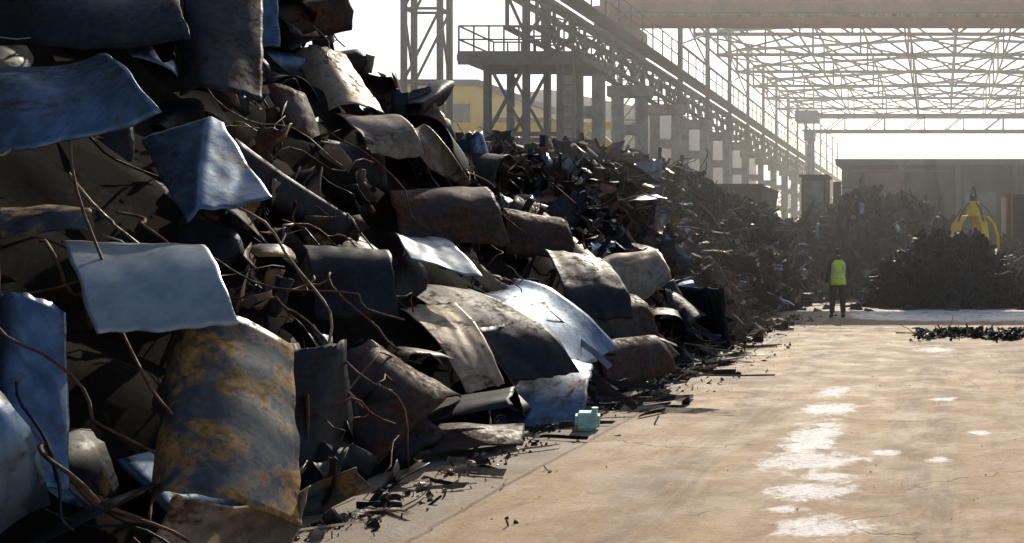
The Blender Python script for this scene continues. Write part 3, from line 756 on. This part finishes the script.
hd=bpy.data.objects.new('head',me); hd.location=(0,.02,1.635); hd.rotation_euler=(-.12,0,.35); hd.parent=W; COL.objects.link(hd)
bm=bmesh.new(); bmesh.ops.create_uvsphere(bm,u_segments=28,v_segments=20,radius=1)
bmesh.ops.delete(bm,geom=[v_ for v_ in bm.verts if (v_.co.z<.35 and v_.co.y>.25) or v_.co.z<-.45],context='VERTS')
for v_ in bm.verts:
    k=1.07+.05*noise.noise(v_.co*4); v_.co=Vector((v_.co.x*.078,v_.co.y*.099,v_.co.z*.120))*k
me=bpy.data.meshes.new('hair'); bm.to_mesh(me); me.materials.append(M_HAIR)
hr=bpy.data.objects.new('hair',me); hr.parent=hd; COL.objects.link(hr)
mb=MB()
for s in (-1,1):
    tube(mb,[(s*.074,0,.02),(s*.086,-.006,.005),(s*.083,-.004,-.03)],.014,M_SKIN,7)
    tube(mb,[(s*.03,.082,.012),(s*.03,.092,.012)],.011,M_REFL,8); tube(mb,[(s*.03,.09,.012),(s*.03,.0945,.012)],.006,M_HAIR,8)
tube(mb,[(-.024,.082,-.062),(0,.09,-.063),(.024,.082,-.062)],.005,M_WALLR,6)
mb.build('face_features',True,parent=hd)
rings=[(.84,.195,.155),(.95,.190,.150),(1.06,.180,.142),(1.18,.186,.144),(1.30,.20,.148),(1.39,.20,.140),(1.45,.155,.115),(1.485,.09,.08)]
def rows(rs):
    vs=[];fs=[];n=28
    for z,a,bq in rs:
        for k in range(n):
            t=2*math.pi*k/n; w=1+.03*math.sin(t*7+z*9)*(1.5-z)
            vs.append((a*math.cos(t)*w,bq*math.sin(t)*w,z+.006*math.sin(t*5)))
    for j in range(len(rs)-1):
        for k in range(n): fs.append((j*n+k,j*n+(k+1)%n,(j+1)*n+(k+1)%n,(j+1)*n+k))
    return vs,fs
mb=MB(); vs,fs=rows(rings); mb.add(vs,fs,M_VEST)
for z in (.99,1.13):
    i0=lerp(z,[(r_[0],r_[1]) for r_ in rings]);i1=lerp(z,[(r_[0],r_[2]) for r_ in rings])
    vs,fs=rows([(z,i0+.006,i1+.006),(z+.05,i0+.006,i1+.006)]); mb.add(vs,fs,M_REFL)
for s in (-1,1):
    for t in (-1,1):
        beam(mb,(s*.10,t*.150,1.18),(s*.11,t*.145,1.38),.045,.012,M_REFL)
o=mb.build('hi_vis_vest',True,.006,W)

# ---------------------------------------------------------------- haze
m=bpy.data.materials.new('dust_haze'); m.use_nodes=True; nt=m.node_tree; nt.nodes.clear()
o=N(nt,'ShaderNodeOutputMaterial'); vsn=N(nt,'ShaderNodeVolumeScatter'); vsn.inputs['Density'].default_value=.0040; vsn.inputs['Anisotropy'].default_value=.6
vsn.inputs['Color'].default_value=(1,1,1,1)
nt.links.new(vsn.outputs[0],o.inputs['Volume'])
mb=MB(); box(mb,-150,120,19,230,-1,19,m); mb.build('dust_haze')

# ---------------------------------------------------------------- light, sky, camera
el=math.radians(33); az=math.radians(-6)
S=Vector((math.sin(az)*math.cos(el),math.cos(az)*math.cos(el),math.sin(el)))
sd=bpy.data.lights.new('sun','SUN'); sd.energy=5.0; sd.angle=math.radians(.5); sd.color=(1,.90,.73)
so=bpy.data.objects.new('sun',sd); so.rotation_euler=S.to_track_quat('Z','Y').to_euler(); so.location=(10,30,40); COL.objects.link(so)
w=bpy.data.worlds.new('World'); scene.world=w; w.use_nodes=True; nt=w.node_tree
sk=N(nt,'ShaderNodeTexSky',sky_type='NISHITA'); sk.sun_disc=False; sk.sun_elevation=el; sk.sun_rotation=az; sk.dust_density=1.5; sk.air_density=1.0
nt.links.new(sk.outputs[0],nt.nodes['Background'].inputs[0]); nt.nodes['Background'].inputs[1].default_value=.13
cd=bpy.data.cameras.new('camera'); cam=bpy.data.objects.new('camera',cd); COL.objects.link(cam)
cam.location=(0,0,1.7); cam.rotation_euler=(math.radians(90),0,0)
cd.sensor_width=36; cd.lens=35.16; cd.shift_x=-.418; cd.shift_y=-.021; cd.clip_end=3000; cd.clip_start=.1
scene.camera=cam
scene.view_settings.view_transform='Standard'; scene.view_settings.look='None'; scene.view_settings.exposure=0
